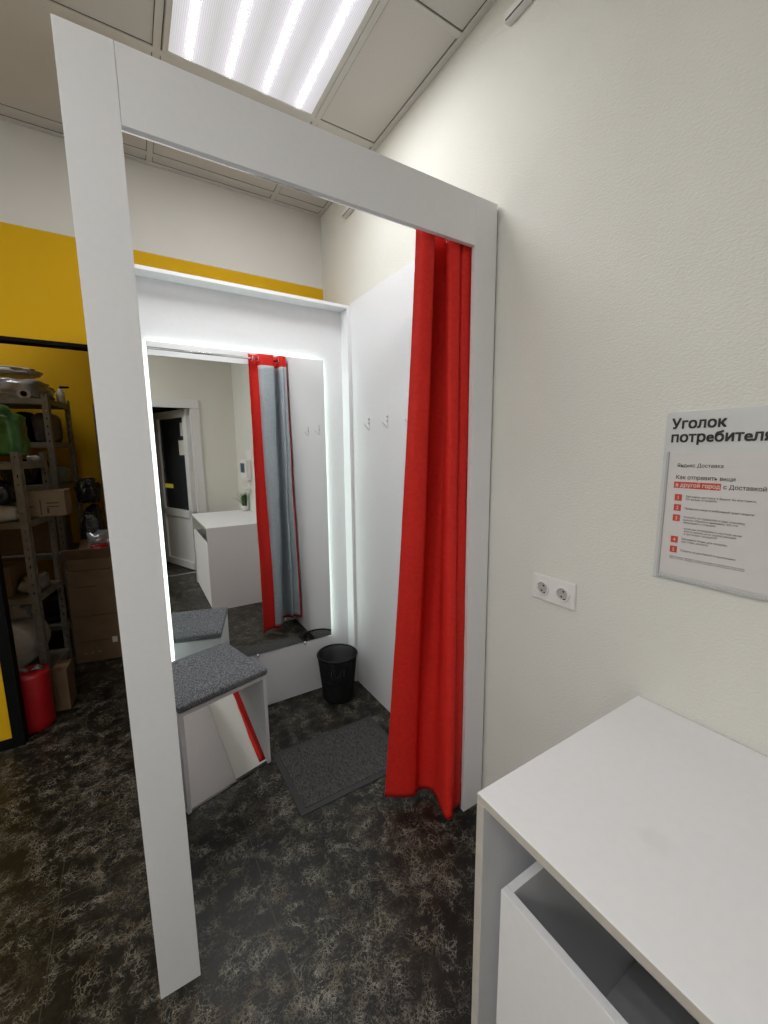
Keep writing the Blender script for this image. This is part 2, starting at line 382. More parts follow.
# curtain rod
rod = thing('curtain_rod', 'chrome curtain rod inside the booth behind the crossbeam', 'curtain rod')
RZ = 2.085; RY = .062
bm = bmesh.new(); tube(bm, [(-WF + .018, RY, RZ), (-.020, RY, RZ)], .0085, 16); obj('tube', bm, M['chrome'], rod, smooth=True)
for x, s in ((-WF + .0165, 1), (-.0185, -1)):
    bm = bmesh.new(); tube(bm, [(x, RY, RZ), (x + s * .006, RY, RZ), (x + s * .014, RY, RZ)], [.022, .020, .012], 20); obj('flange', bm, M['chrome'], rod, smooth=True)

# curtain
def catmull(P, n):
    P = [Vector(p) for p in P]; L = [P[0] * 2 - P[1]] + P + [P[-1] * 2 - P[-2]]; out = []
    for i in range(1, len(L) - 2):
        for k in range(n):
            t = k / n; a, b, c, d = L[i - 1], L[i], L[i + 1], L[i + 2]
            out.append(.5 * ((2 * b) + (c - a) * t + (2 * a - 5 * b + 4 * c - d) * t * t + (3 * b - 3 * c + d - a) * t ** 3))
    out.append(P[-1]); return out
top = [(-.297, .050), (-.284, .030), (-.262, .024), (-.240, .034), (-.230, .070), (-.216, .100), (-.170, .108), (-.130, .102),
       (-.126, .082), (-.152, .064), (-.178, .052), (-.181, .032), (-.160, .023), (-.143, .026), (-.134, .040), (-.124, .026),
       (-.096, .024), (-.082, .040), (-.078, .080), (-.070, .108), (-.056, .110), (-.054, .090), (-.050, .106), (-.034, .108)]
bot = [(-.338, .205), (-.305, .178), (-.268, .158), (-.235, .150), (-.220, .158), (-.205, .166), (-.185, .160), (-.165, .140),
       (-.160, .118), (-.168, .085), (-.182, .045), (-.194, .002), (-.188, -.018), (-.172, -.016), (-.160, .006), (-.150, .010),
       (-.124, .006), (-.098, .024), (-.084, .070), (-.082, .120), (-.075, .125), (-.066, .110), (-.055, .150), (-.034, .215)]
SUB = 7
tp = catmull([(x, y, 0) for x, y in top], SUB); bt = catmull([(x, y, 0) for x, y in bot], SUB)
ZT, ZBm = 2.122, .022
NZ = 90; nu = len(tp)
def curt(i, z, off=0):
    t = 1 - (z - ZBm) / (ZT - ZBm)
    s = t ** 1.25 * .8 + t * .2
    q = tp[i].lerp(bt[i], s)
    u = i / (nu - 1)
    wob = .006 * math.sin(9 * t + 7 * u) * t + .004 * noise.noise(Vector((u * 6, t * 9, 1.3))) + .0022 * noise.noise(Vector((u * 12, t * 34, 5.1)))
    q = q + Vector((wob * .5, wob, 0))
    zz = z
    if t > .9:  # wavy hem, the back parts hang a little higher
        zz = z + (t - .9) / .1 * (.070 * max(0, (u - .65) / .35) + .004 * math.sin(25 * u))
    q = Vector((q.x, q.y, zz))
    return q
def cnormal(i, z):
    a = curt(max(i - 1, 0), z); b = curt(min(i + 1, nu - 1), z); d = (b - a); d.z = 0; d.normalize()
    return Vector((d.y, -d.x, 0))      # towards the outside (-y)
cu = thing('curtain', 'red curtain with grey lining drawn to the right side of the booth', 'curtain')
def sheet(i0, i1, z0, z1, off, nz):
    bm = bmesh.new(); g = []
    for j in range(nz + 1):
        z = z1 + (z0 - z1) * j / nz
        g.append([bm.verts.new(curt(i, z) - cnormal(i, z) * off) for i in range(i0, i1 + 1)])
    for a, b in zip(g, g[1:]):
        for k in range(len(a) - 1): bm.faces.new((a[k], b[k], b[k + 1], a[k + 1]))
    return bm
o = obj('outer_cloth', sheet(0, nu - 1, ZBm, ZT, 0, NZ), M['red'], cu, smooth=True)
so = o.modifiers.new('thick', 'SOLIDIFY'); so.thickness = .0012; so.offset = 0
HEM = 26
o = obj('lining', sheet(HEM, nu - 2, ZBm + .02, ZT - .085, .0030, NZ), M['lining'], cu, smooth=True)
so = o.modifiers.new('thick', 'SOLIDIFY'); so.thickness = .0008; so.offset = 0
# hem stitches on the free edge: a fine raised seam
bm = bmesh.new(); tube(bm, [curt(0, ZT - (ZT - ZBm) * k / 60) for k in range(61)], .0016, 6); obj('edge_seam', bm, M['red'], cu, smooth=True)
# grommets round the rod
for gi in (int(1.6 * SUB), int(3.8 * SUB), int(9.1 * SUB), int(17.1 * SUB), int(21.5 * SUB)):
    p = curt(gi, RZ); p.y = RY if abs(p.y - RY) < .05 else p.y; d = curt(gi + 1, RZ) - curt(gi - 1, RZ); d.normalize()
    bm = bmesh.new(); n = 22; rr = .019
    nrm = Vector((1, 0, 0)); 
    tube(bm, [(p.x + .003 * math.sin(a), RY + rr * math.cos(a), RZ + rr * math.sin(a)) for a in [2 * math.pi * k / n for k in range(n + 1)]], .0032, 8)
    obj('grommet', bm, M['chrome'], cu, smooth=True)

# coat hooks
def coat_hook(y, label):
    t = thing('coat_hook', label, 'coat hook', (-.0175, y, 1.545), group=None)
    bm = bmesh.new(); cube(bm, -.004, 0, -.004, .004, -.030, .032); obj('plate', bm, M['wplastic'], t, .0015)
    bm = bmesh.new(); tube(bm, [(-.002, 0, -.027), (-.008, 0, -.026), (-.014, 0, -.020), (-.026, 0, -.008), (-.034, 0, .0)], [.0034, .0034, .0032, .003, .0034], 10)
    obj('prong', bm, M['wplastic'], t, smooth=True)
    for z in (.004, .024):
        bm = bmesh.new(); tube(bm, [(-.0035, 0, z), (-.006, 0, z)], .0032, 8); obj('screw', bm, M['steel'], t)
    return t
h0 = coat_hook(.850, 'white coat hook on the booth side panel, nearest the mirror corner')
dup(h0, (-.0175, .668, 1.545), 'white coat hook on the booth side panel, middle one of three')
dup(h0, (-.0175, .474, 1.545), 'white coat hook half hidden behind the edge of the red curtain')

# ------------------------------------------------------------------ bench
ANG = math.radians(16)
be = thing('bench', 'white laminate bench with slanted shoe mirror in its front, inside the booth', 'bench', (-.668, .668, 0), ANG)
BW, BD, BH, T = .372, .372, .430, .016
box('side_board', (-T, 0, 0, BD, 0, BH - T), M['lam'], be, .0008)
box('side_board', (-BW, -BW + T, 0, BD, 0, BH - T), M['lam'], be, .0008)
box('top_board', (-BW, 0, 0, BD, BH - T, BH), M['lam'], be, .0008)
box('back_board', (-BW + T, -T, BD - T, BD, 0, BH - T), M['lam'], be, .0008)
SA = .156   # how far the mirror leans back at its top
bm = bmesh.new()
z1 = BH - T - .001; th = .004
for (y0, y1, nm) in ():
    pass
def slab(y_off, t, x0, x1):
    bm = bmesh.new()
    pr = [(y_off + .004, .004), (y_off + .004 + SA, z1), (y_off + .004 + SA + t, z1), (y_off + .004 + t, .004)]
    a = [bm.verts.new((x0, y, z)) for y, z in pr]; b = [bm.verts.new((x1, y, z)) for y, z in pr]
    bm.faces.new(a); bm.faces.new(b[::-1])
    for k in range(4): bm.faces.new((a[k], a[(k + 1) % 4], b[(k + 1) % 4], b[k]))
    return bm
obj('shoe_mirror', slab(0, .003, -BW + T + .001, -T - .001), M['mirror'], be)
obj('mirror_backing', slab(.0045, .008, -BW + T + .001, -T - .001), M['lam'], be)
def cushion(name, w, d, h, mat, loc, parent=None):
    bm = bmesh.new(); n = 14; g = []
    def P(u, v, top):
        x = (u - .5) * w; y = (v - .5) * d
        e = min(u, 1 - u, v, 1 - v) * 2
        k = min(1, e / .16)
        return (x, y, (h if top else 0) - (1 - k) ** 2 * h * .22 * (1 if top else -.6) + (.003 * noise.noise(Vector((u * 3, v * 3, 2))) if top else 0))
    T_ = [[bm.verts.new(P(i / n, j / n, True)) for i in range(n + 1)] for j in range(n + 1)]
    B_ = [[bm.verts.new(P(i / n, j / n, False)) for i in range(n + 1)] for j in range(n + 1)]
    for j in range(n):
        for i in range(n):
            bm.faces.new((T_[j][i], T_[j][i + 1], T_[j + 1][i + 1], T_[j + 1][i])); bm.faces.new((B_[j][i], B_[j + 1][i], B_[j + 1][i + 1], B_[j][i + 1]))
    for i in range(n):
        for a, b in (((0, i), (0, i + 1)), ((n, i + 1), (n, i))): bm.faces.new((T_[a[0]][a[1]], B_[a[0]][a[1]], B_[b[0]][b[1]], T_[b[0]][b[1]]))
        for a, b in (((i + 1, 0), (i, 0)), ((i, n), (i + 1, n))): bm.faces.new((T_[a[0]][a[1]], B_[a[0]][a[1]], B_[b[0]][b[1]], T_[b[0]][b[1]]))
    bmesh.ops.transform(bm, matrix=Matrix.Translation(loc), verts=bm.verts)
    return obj(name, bm, mat, parent, bevel=.006, smooth=True, seg=3)
cushion('cushion', BW + .008, BD + .012, .040, M['seat'], (-BW / 2, BD / 2 - .002, BH), be)

# ------------------------------------------------------------------ mat and bin
mt_ = thing('floor_mat', 'dark grey rectangular doormat on the booth floor', 'mat')
box('rubber_edge', (-.652, -.120, .318, .705, .0, .004), M['mat_edge'], mt_, .002)
box('pile', (-.626, -.146, .344, .679, .0042, .007), M['mat_pile'], mt_, .002)

bn = thing('waste_bin', 'black wire mesh waste bin in the booth corner under the mirror', 'waste bin', (-.186, .966, 0))
bm = bmesh.new()
R0, R1, HBn = .083, .110, .262
SEG, ROW = 84, 46
rings = [[bm.verts.new(((R0 + (R1 - R0) * j / ROW) * math.cos(2 * math.pi * (k + .5 * (j % 2)) / SEG), (R0 + (R1 - R0) * j / ROW) * math.sin(2 * math.pi * (k + .5 * (j % 2)) / SEG), .006 + (HBn - .01) * j / ROW)) for k in range(SEG)] for j in range(ROW + 1)]
for j in range(ROW):
    for k in range(SEG): bm.faces.new((rings[j][k], rings[j][(k + 1) % SEG], rings[j + 1][(k + 1) % SEG], rings[j + 1][k]))
o = obj('mesh_wall', bm, M['wire'], bn)
wf = o.modifiers.new('wire', 'WIREFRAME'); wf.thickness = .0046; wf.use_even_offset = False
def ring(bm, r, z, t, n=48): tube(bm, [(r * math.cos(2 * math.pi * k / n), r * math.sin(2 * math.pi * k / n), z) for k in range(n + 1)], t, 10, False)
bm = bmesh.new(); ring(bm, R1 + .001, HBn, .0058); obj('rim', bm, M['wire'], bn, smooth=True)
bm = bmesh.new(); lathe(bm, [(R0 + .001, 0), (R0 + .003, .018), (R0 - .002, .018), (R0 - .004, .004), (.0, .004)], seg=48, cap1=False); obj('base', bm, M['wire'], bn, smooth=False)
bm = bmesh.new(); lathe(bm, [(.0950, .115), (.0965, .115), (.0975, .125), (.0955, .125)], seg=48, cap0=False, cap1=False); obj('band', bm, M['wire'], bn)

# ------------------------------------------------------------------ desk
dk = thing('desk', 'white laminate desk against the right wall with open niche and pedestal', 'desk', (0, 0, 0))
DW, DY0, DY1, DZ = .587, -.545, -1.563, .756
box('desktop', (-DW, -.003, DY1, DY0, DZ - .018, DZ), M['desk_top'], dk, .0008)
box('side_board', (-DW, -.003, DY0 - .018, DY0, 0, DZ - .0185), M['lam'], dk, .0006)
box('side_board', (-DW, -.003, DY1, DY1 + .018, 0, DZ - .0185), M['lam'], dk, .0006)
box('back_board', (-.021, -.003, DY1 + .0185, DY0 - .0185, .02, DZ - .0185), M['lam'], dk, .0006)
pe = thing('pedestal', 'white open topped pull-out box under the desk top', 'pedestal', (0, 0, 0))
PZ = .598
box('front_board', (-.5815, -.5655, DY1 + .06, -.606, .012, PZ), M['lam'], pe, .0008)
box('side_board', (-.565, -.060, -.622, -.606, .012, PZ), M['lam'], pe, .0008)
box('side_board', (-.565, -.060, DY1 + .06, DY1 + .076, .012, PZ), M['lam'], pe, .0008)
box('rear_board', (-.060, -.044, DY1 + .06, -.606, .012, PZ), M['lam'], pe, .0008)
box('bottom_board', (-.565, -.060, DY1 + .0765, -.6225, .03, .046), M['lam'], pe)
for x in (-.52, -.10):
    for y in (-.66, DY1 + .11):
        bm = bmesh.new(); tube(bm, [(x, y - .009, .0145), (x, y + .009, .0145)], .0145, 16); obj('castor', bm, M['black'], pe, smooth=False)

for d in ((-DW - .0006, -DW - .0001, DY1 + .001, DY0 - .001, DZ - .0175, DZ - .001),):
    box('edge_shade', d, M['band'], dk)
box('edge_shade', (-DW - .0006, -DW - .0001, DY0 - .0175, DY0 - .0005, .001, DZ - .0190), M['band'], dk)
box('edge_shade', (-DW - .0006, -DW - .0001, DY1 + .0005, DY1 + .0175, .001, DZ - .0190), M['band'], dk)
# plant on the desk
pl = thing('potted_plant', 'small artificial grass plant in white pot on the desk', 'potted plant', (-.052, -1.440, DZ))
bm = bmesh.new(); lathe(bm, [(.024, 0), (.031, .006), (.036, .04), (.039, .062), (.035, .062), (.033, .05), (0.001, .05)], seg=32, cap1=False); obj('pot', bm, M['pot'], pl, smooth=True)
bm = bmesh.new()
for k in range(130):
    a = random.uniform(0, 6.283); r0 = random.uniform(0, .024); h = random.uniform(.10, .185); lean = random.uniform(.01, .16) * (1.1 - h / .3)
    if math.cos(a) > 0: lean *= .25
    w_ = random.uniform(.004, .008); n = 5
    base = Vector((r0 * math.cos(a), r0 * math.sin(a), .052)); dirv = Vector((math.cos(a), math.sin(a), 0)); sd = Vector((-math.sin(a), math.cos(a), 0))
    pv = None
    for i in range(n + 1):
        t = i / n; c = base + dirv * lean * t ** 1.8 * 1.3 + Vector((0, 0, h * t * (1 - .12 * t)))
        ww = w_ * (1 - t) + .0003
        q = (bm.verts.new(c + sd * ww), bm.verts.new(c + dirv * -.0008), bm.verts.new(c - sd * ww))
        if pv: bm.faces.new((pv[0], pv[1], q[1], q[0])); bm.faces.new((pv[1], pv[2], q[2], q[1]))
        pv = q
obj('grass_blades', bm, M['leaf'], pl)

# soap dispenser on the wall over the plant
ds = thing('wall_dispenser', 'white wall dispenser with dark blue badge above the plant', 'dispenser', (0, -1.33, .99))
box('back_plate', (-.006, 0, -.11, .11, 0, .44), M['wplastic'], ds, .002)
box('housing', (-.075, -.0065, -.10, .10, .12, .34), M['wplastic'], ds, .012)
bm = bmesh.new(); cube(bm, -.079, -.0755, -.085, .085, .20, .30); obj('badge', bm, M['blue'], ds, .001)
box('tray', (-.085, -.0065, -.06, .06, .02, .035), M['wplastic'], ds, .004)

# ------------------------------------------------------------------ double socket
so_ = thing('double_socket', 'white double power socket on the right wall left of the notice', 'power socket', (0, -.2755, .9670))
box('cover_plate', (-.009, 0, -.076, .076, -.041, .041), M['wplastic'], so_, .003)
for y in (.0355, -.0355):
    bm = bmesh.new()
    lathe(bm, [(.0235, 0), (.0230, .0050), (.0200, .0056), (.0188, .0050), (.0182, .0006)], seg=36, cap0=False, cap1=False)
    bmesh.ops.transform(bm, matrix=Matrix.Translation((-.0092, y, 0)) @ Matrix.Rotation(-math.pi / 2, 4, 'Y'), verts=bm.verts)
    s = obj('outlet', bm, M['wplastic'], so_, smooth=False)
    bm = bmesh.new(); tube(bm, [(-.0091, y, 0), (-.0098, y, 0)], .0183, 36); obj('recess', bm, M['recess'], s)
    bm = bmesh.new()
    for yy, zz in ((y - .003, .0085), (y + .003, -.0085)):
        tube(bm, [(-.0096, yy, zz), (-.0105, yy, zz)], .0030, 10)
    cube(bm, -.0128, -.0098, y - .012, y - .005, -.0155, -.0125)
    obj('contacts', bm, M['slot'], s)

# ------------------------------------------------------------------ notice board with writing
nb = thing('notice_board', 'grey acrylic consumer notice board with paper sheet on the right wall', 'notice board', (0, 0, 0))
PY0, PZ0, PZ1 = -.554, 1.088, 1.489
box('plate', (-.005, 0, PY0 - .52, PY0, PZ0, PZ1), M['acrylic'], nb, .0015)
def text(body, yl, zbase, size, mat, parent, x=-.0062, sx=1.0, bold=0, name='lettering', depth=.0001):
    cu_ = bpy.data.curves.new(name, 'FONT'); cu_.body = body.replace('\u0435', 'e'); cu_.resolution_u = 3; cu_.size = 1.0; cu_.extrude = depth / size
    to = bpy.data.objects.new(name, cu_); col.objects.link(to)
    dg = bpy.context.evaluated_depsgraph_get(); dg.update()
    me = bpy.data.meshes.new_from_object(to.evaluated_get(dg)); bpy.data.objects.remove(to)
    mw = Matrix(((0, 0, -1, x), (-sx, 0, 0, yl), (0, 1, 0, zbase), (0, 0, 0, 1)))
    me.transform(mw @ Matrix.Scale(size, 4))
    if bold:            # heavier strokes: the same outline again, moved by a hair
        bm = bmesh.new(); bm.from_mesh(me); bm.verts.ensure_lookup_table(); bm.edges.ensure_lookup_table(); bm.faces.ensure_lookup_table()
        for dy, dz, k in ((-bold, 0, 1), (0, bold, 2), (-bold, bold, 3)):
            r = bmesh.ops.duplicate(bm, geom=bm.verts[:len(me.vertices)] + bm.edges[:len(me.edges)] + bm.faces[:len(me.polygons)])
            for v in r['geom']:
                if isinstance(v, bmesh.types.BMVert): v.co += Vector((-.00002 * k, dy, dz))
            bm.verts.ensure_lookup_table(); bm.edges.ensure_lookup_table(); bm.faces.ensure_lookup_table()
        bm.to_mesh(me); bm.free()
    me.materials.clear(); me.materials.append(mat)
    o = bpy.data.objects.new(name, me); col.objects.link(o); o.parent = parent
    return o
text('Уголок', -.5665, 1.4495, .0315, M['ink'], nb, sx=.995, bold=.0017, name='heading')
text('потребителя', -.5665, 1.4185, .0315, M['ink'], nb, sx=.995, bold=.0017, name='heading')
# A4 sheet in a pocket
SY, SZ0, SZ1 = -.569, 1.103, 1.397
sh = box('paper_sheet', (-.0072, -.0054, SY - .205, SY, SZ0, SZ1), M['paper'], nb)
X = -.0074
text('Яндекс Доставка', SY - .018, 1.3615, .0115, M['ink_grey'], sh, X, .93, .0003, 'sheet_heading')
text('Как отправить вещи', SY - .017, 1.3335, .0128, M['ink_grey'], sh, X, .91, .0004, 'sheet_title')
bm = bmesh.new(); cube(bm, X - .0001, X + .0001, SY - .106, SY - .015, 1.3125, 1.3275); obj('red_bar', bm, M['ink_red'], sh, 0)
text('в другой город', SY - .018, 1.3160, .0128, M['label'], sh, X - .0003, .92, .0003, 'bar_text')
text('с Доставкой', SY - .110, 1.3160, .0128, M['ink_grey'], sh, X, .93, .0004, 'sheet_title')
rows = [(1.2905, '1', ['Заполните доставку в Яндекс Go или пункте,', 'что нужно отправить']),
        (1.2665, '2', ['Принесите вещи в выбранный пункт выдачи']),
        (1.2420, '3', ['Упакуйте по правилам в одну упаковку,', 'нельзя. Обратите внимание, что это', 'запрещено к отправке.']),
        (1.1900, '4', ['Заполните бланк для посылки,', 'при этом, укажите']),
        (1.1660, '5', ['Следите за доставкой в приложении'])]
for z, n, ls in rows:
    bm = bmesh.new(); cube(bm, X - .0001, X + .0001, SY - .034, SY - .019, z - .0078, z + .0078); sq = obj('number_tile', bm, M['ink_red'], sh)
    text(n, SY - .0235, z - .0042, .0115, M['label'], sq, X - .0003, 1, .0002, 'number')
    for k, l in enumerate(ls):
        text(l, SY - .041, z - .0015 - .0062 * k + (.003 if len(ls) > 1 else -.001), .0064, M['ink_grey'], sh, X, .93, .00008, 'sheet_text')
for k, l in enumerate(['· если вы отправляете хрупкие вещи', '  или в заказе есть сертификация', '  в доставке продукта"']):
    text(l, SY - .041, 1.2165 - .0062 * k, .0064, M['ink_grey'], sh, X, 1, .00008, 'sheet_text')
for k in range(2):
    text('Ваша посылка прибудет в сроки указанные в приложении получателя' + ('.' if k else ','), SY - .020, 1.1470 - .0040 * k, .0042, M['ink_grey'], sh, X, 1, 0, 'sheet_text')
bm = bmesh.new()
for d in ((-.010, -.005, SY - .211, SY - .206, SZ0 - .006, SZ1), (-.010, -.005, SY + .0005, SY + .0055, SZ0 - .006, SZ1), (-.010, -.005, SY - .211, SY + .0055, SZ0 - .0115, SZ0 - .006)): cube(bm, *d)
obj('pocket', bm, M['pocket'], nb, .0008)

# small fittings near the ceiling
def fitting(loc, L, label, rz=0):
    t = thing('cable_box', label, 'cable box', loc, 0)
    box('cover', (-.025, 0, -L, 0, -.014, .014), M['wplastic'], t, .004)
    box('slot', (-.0262, -.0255, -L + .01, -.006, -.012, -.008), M['slot'], t)
    return t
fitting((0, -.020, 2.690), .30, 'white plastic cable box on the right wall above the booth post')
fitting((0, 1.10, 2.652), .16, 'small white cable box high in the corner behind the booth')

# ------------------------------------------------------------------ glazed door seen in the mirror
struct_door = thing('door_1', '', ''); 
for k in ('label', 'category'): del struct_door[k]
struct_door['kind'] = 'structure'
dj = struct_door
bm = bmesh.new()
for d in ((DX0 - .05, DX0 + .03, YN + .0005, YN + .014, .007, 1.90), (DX1 - .01, DX1 + .065, YN + .0005, YN + .014, .007, 1.90), (DX0 - .05, DX1 + .065, YN + .0005, YN + .014, 1.9005, 1.995), (DX1 - .035, DX1 - .0105, YN - .10, YN + .010, .007, 1.899)): cube(bm, *d)
obj('door_frame', bm, M['pvc'], dj, .004)
la = math.atan2(-2.678 + 1.978, -.813 + .536)      # direction of the open leaf
hx, hy = DX1 - .055, YN - .02
LW = .76
Mx = Matrix.Translation((hx, hy, 0)) @ Matrix.Rotation(la, 4, 'Z')
lf = bmesh.new()
for d in ((0, LW, -.03, .03, .012, .10), (0, LW, -.03, .03, .64, .73), (0, LW, -.03, .03, 1.81, 1.895), (0, .085, -.03, .03, .012, 1.895), (LW - .085, LW, -.03, .03, .012, 1.895), (.085, LW - .085, -.012, .012, .10, .64)): cube(lf, *d, mx=Mx)
obj('door_leaf', lf, M['pvc'], dj, .003)
bm = bmesh.new(); cube(bm, .085, LW - .085, -.006, .006, .73, 1.81, mx=Mx); gl = obj('door_glass', bm, M['darkglass'], dj)
for d in ((.10, .18, -.0085, -.0065, 1.60, 1.75), (.09, .24, -.0085, -.0065, 1.38, 1.55)):
    bm = bmesh.new(); cube(bm, *d, mx=Mx); obj('sticker', bm, M['label'], gl)
bm = bmesh.new(); cube(bm, .46, .66, -.0085, -.0065, .98, 1.03, mx=Mx); obj('yellow_sticker', bm, M['tag_yellow'], gl)

# ------------------------------------------------------------------ storage room
def rack(loc, rz, w, d, h, levels, label, nholes=True):
    """perforated angle posts at the four corners, pressed decks; origin = near right corner, w to the left, d to the back"""
    t = thing('storage_rack', label, 'storage rack', loc, rz)
    fl = .036
    for sx, sy in ((0, 0), (0, 1), (1, 0), (1, 1)):
        bm = bmesh.new(); x0 = -w * sx; y0 = d * sy; dx = 1 if sx else -1; dy = -1 if sy else 1
        n = int(h / .05)
        for axis in (0, 1):
            def cb(a0, a1, z0, z1):
                if axis == 0: cube(bm, min(x0 + dx * a0, x0 + dx * a1), max(x0 + dx * a0, x0 + dx * a1), min(y0, y0 + dy * .002), max(y0, y0 + dy * .002), z0, z1)
                else: cube(bm, min(x0, x0 + dx * .002), max(x0, x0 + dx * .002), min(y0 + dy * a0, y0 + dy * a1), max(y0 + dy * a0, y0 + dy * a1), z0, z1)
            cb(0, .014, 0, h); cb(.021, fl, 0, h)
            for k in range(n + 1):
                z0 = k * .05; cb(.014, .021, z0, min(h, z0 + .034))
        obj('post', bm, M['steel'], t)
    for z in levels:
        bm = bmesh.new(); e = .003
        cube(bm, -w + e, -e, e, d - e, z - .004, z)
        for q in ((-w + e, -e, e, e + .002, z - .036, z - .0045), (-w + e, -e, d - e - .002, d - e, z - .036, z - .0045), (-w + e, -w + e + .002, e, d - e, z - .036, z - .0045), (-e - .002, -e, e, d - e, z - .036, z - .0045)): cube(bm, *q)
        obj('shelf', bm, M['steel'], t)
    return t
RA = math.radians(-12)
rack((-1.530, 2.50, 0), RA, .62, .39, 1.80, (.20, .72, 1.20, 1.487, 1.772), 'tall grey perforated steel storage rack beyond the doorway')
rack((-1.600, 1.83, 0), RA, .62, .34, 1.42, (.16, .62, 1.045, 1.365), 'lower grey steel storage rack nearest the doorway, green bag on top')
rack((-1.02, 2.72, 0), 0, .28, .25, 1.77, (.3, .9, 1.4), 'narrow grey steel rack against the yellow wall beside the booth')

def cbox(x0, x1, y0, y1, z0, z1, mat, label, name='cardboard_box', group=None, rz=0, open_top=False, mark=None):
    cx, cy = (x0 + x1) / 2, (y0 + y1) / 2; w2, d2, h = (x1 - x0) / 2, (y1 - y0) / 2, z1 - z0
    t = thing(name, label, 'box', (cx, cy, z0), rz, group)
    if open_top:
        bm = bmesh.new(); q = .004
        for d in ((-w2, w2, -d2, -d2 + q, 0, h), (-w2, w2, d2 - q, d2, 0, h), (-w2, -w2 + q, -d2 + q, d2 - q, 0, h), (w2 - q, w2, -d2 + q, d2 - q, 0, h), (-w2, w2, -d2, d2, 0, q)): cube(bm, *d)
        obj('body', bm, mat, t)
        for s in (-1, 1):
            bm = bmesh.new(); cube(bm, -w2, w2, 0, .10, -.002, .002, mx=Matrix.Translation((0, s * d2, h + .002)) @ Matrix.Rotation(s * .9, 4, 'X') @ Matrix.Rotation(0 if s > 0 else math.pi, 4, 'Z')); obj('flap', bm, mat, t)
    else:
        bm = bmesh.new(); cube(bm, -w2, w2, -d2, d2, 0, h); obj('body', bm, mat, t, .004)
        bm = bmesh.new(); cube(bm, -w2 * .98, w2 * .98, -.022, .022, h, h + .0008); obj('tape', bm, M['card_pale'], t)
    if mark:
        for d in mark:
            bm = bmesh.new(); cube(bm, d[0], d[1], -d2 - .0012, -d2 - .0002, d[2], d[3]); obj('print', bm, M[d[4]], t)
    return t
def blob(name, loc, dims, mat, label, cat='bag', seed=0, amp=.18, rz=0, parent=None, sub=3, flat=True, group=None):
    bm = bmesh.new(); bmesh.ops.create_icosphere(bm, subdivisions=sub, radius=1)
    for v in bm.verts:
        p = v.co.copy()
        # pillow: squared superellipsoid
        q = Vector([math.copysign(abs(c) ** .62, c) for c in p])
        n = noise.noise(p * 2.2 + Vector((seed, seed * .7, 0))) * amp + noise.noise(p * 6 + Vector((seed, 3, 0))) * amp * .45 + abs(noise.noise(p * 11 + Vector((1, seed, 5)))) * amp * .35
        q = q * (1 + n)
        if flat and q.z < -.8: q.z = -.8
        v.co = Vector((q.x * dims[0] / 2, q.y * dims[1] / 2, (q.z + (.8 if flat else 1)) * dims[2] / 1.8))
    o = obj(name, bm, mat, parent, smooth=True)
    o.location = loc; o.rotation_euler = (0, 0, rz)
    if label: tag(o, label, cat, group)
    return o
# beside the doorway
cy = thing('red_roll', 'red film-wrapped cylinder standing on the floor beside the doorway', 'roll', (-1.632, 1.580, 0))
bm = bmesh.new(); lathe(bm, [(.070, 0), (.078, .008), (.079, .05), (.078, .16), (.080, .29), (.077, .305), (.055, .309), (.0, .306)], seg=40, cap1=False); obj('body', bm, M['redplastic'], cy, smooth=True)
bm = bmesh.new()
for k in range(9):
    a = random.uniform(0, 6.28); tube(bm, [(.01 * math.cos(a), .01 * math.sin(a), .305), (.035 * math.cos(a), .03 * math.sin(a), .325), (.06 * math.cos(a + .5), .055 * math.sin(a + .5), .313)], [.006, .004, .002], 6)
obj('twisted_end', bm, M['bag_grey'], cy, smooth=True)
cbox(-1.560, -1.490, 1.66, 1.80, 0, .235, M['card'], 'small ochre cardboard box on the floor right of the red cylinder', rz=-.1)
def shp(x, y, RO=(-1.600, 1.83)):   # rack-local to world
    c, s = math.cos(RA), math.sin(RA); return RO[0] + c * x - s * y, RO[1] + s * x + c * y
fr = thing('foam_roll', 'large pale wrapped roll lying on the lower rack above the red cylinder', 'roll', (*shp(-.215, .045), .163), RA)
bm = bmesh.new(); lathe(bm, [(.02, 0), (.035, .0), (.13, .004), (.145, .02), (.148, .10), (.146, .22), (.13, .24), (.0, .242)], seg=44, cap0=False, cap1=False)
bmesh.ops.transform(bm, matrix=Matrix.Translation((0, 0, .149)) @ Matrix.Rotation(-math.pi / 2, 4, 'X'), verts=bm.verts)
for v in bm.verts: v.co += Vector((noise.noise(v.co * 14), 0, noise.noise(v.co * 14 + Vector((9, 0, 0))))) * .006
obj('body', bm, M['foam'], fr, smooth=True)
bm = bmesh.new(); lathe(bm, [(.020, 0), (.036, 0), (.036, .03), (.020, .03), (.020, 0)], seg=24, cap0=False, cap1=False)
bmesh.ops.transform(bm, matrix=Matrix.Translation((0, -.002, .149)) @ Matrix.Rotation(-math.pi / 2, 4, 'X'), verts=bm.verts)
obj('core', bm, M['card'], fr)
blob('clear_film', (*shp(-.205, .16), .470), (.24, .22, .12), M['bag_grey'], 'shiny clear film crumpled on top of the pale roll', 'film', 31, .3, RA, sub=4)
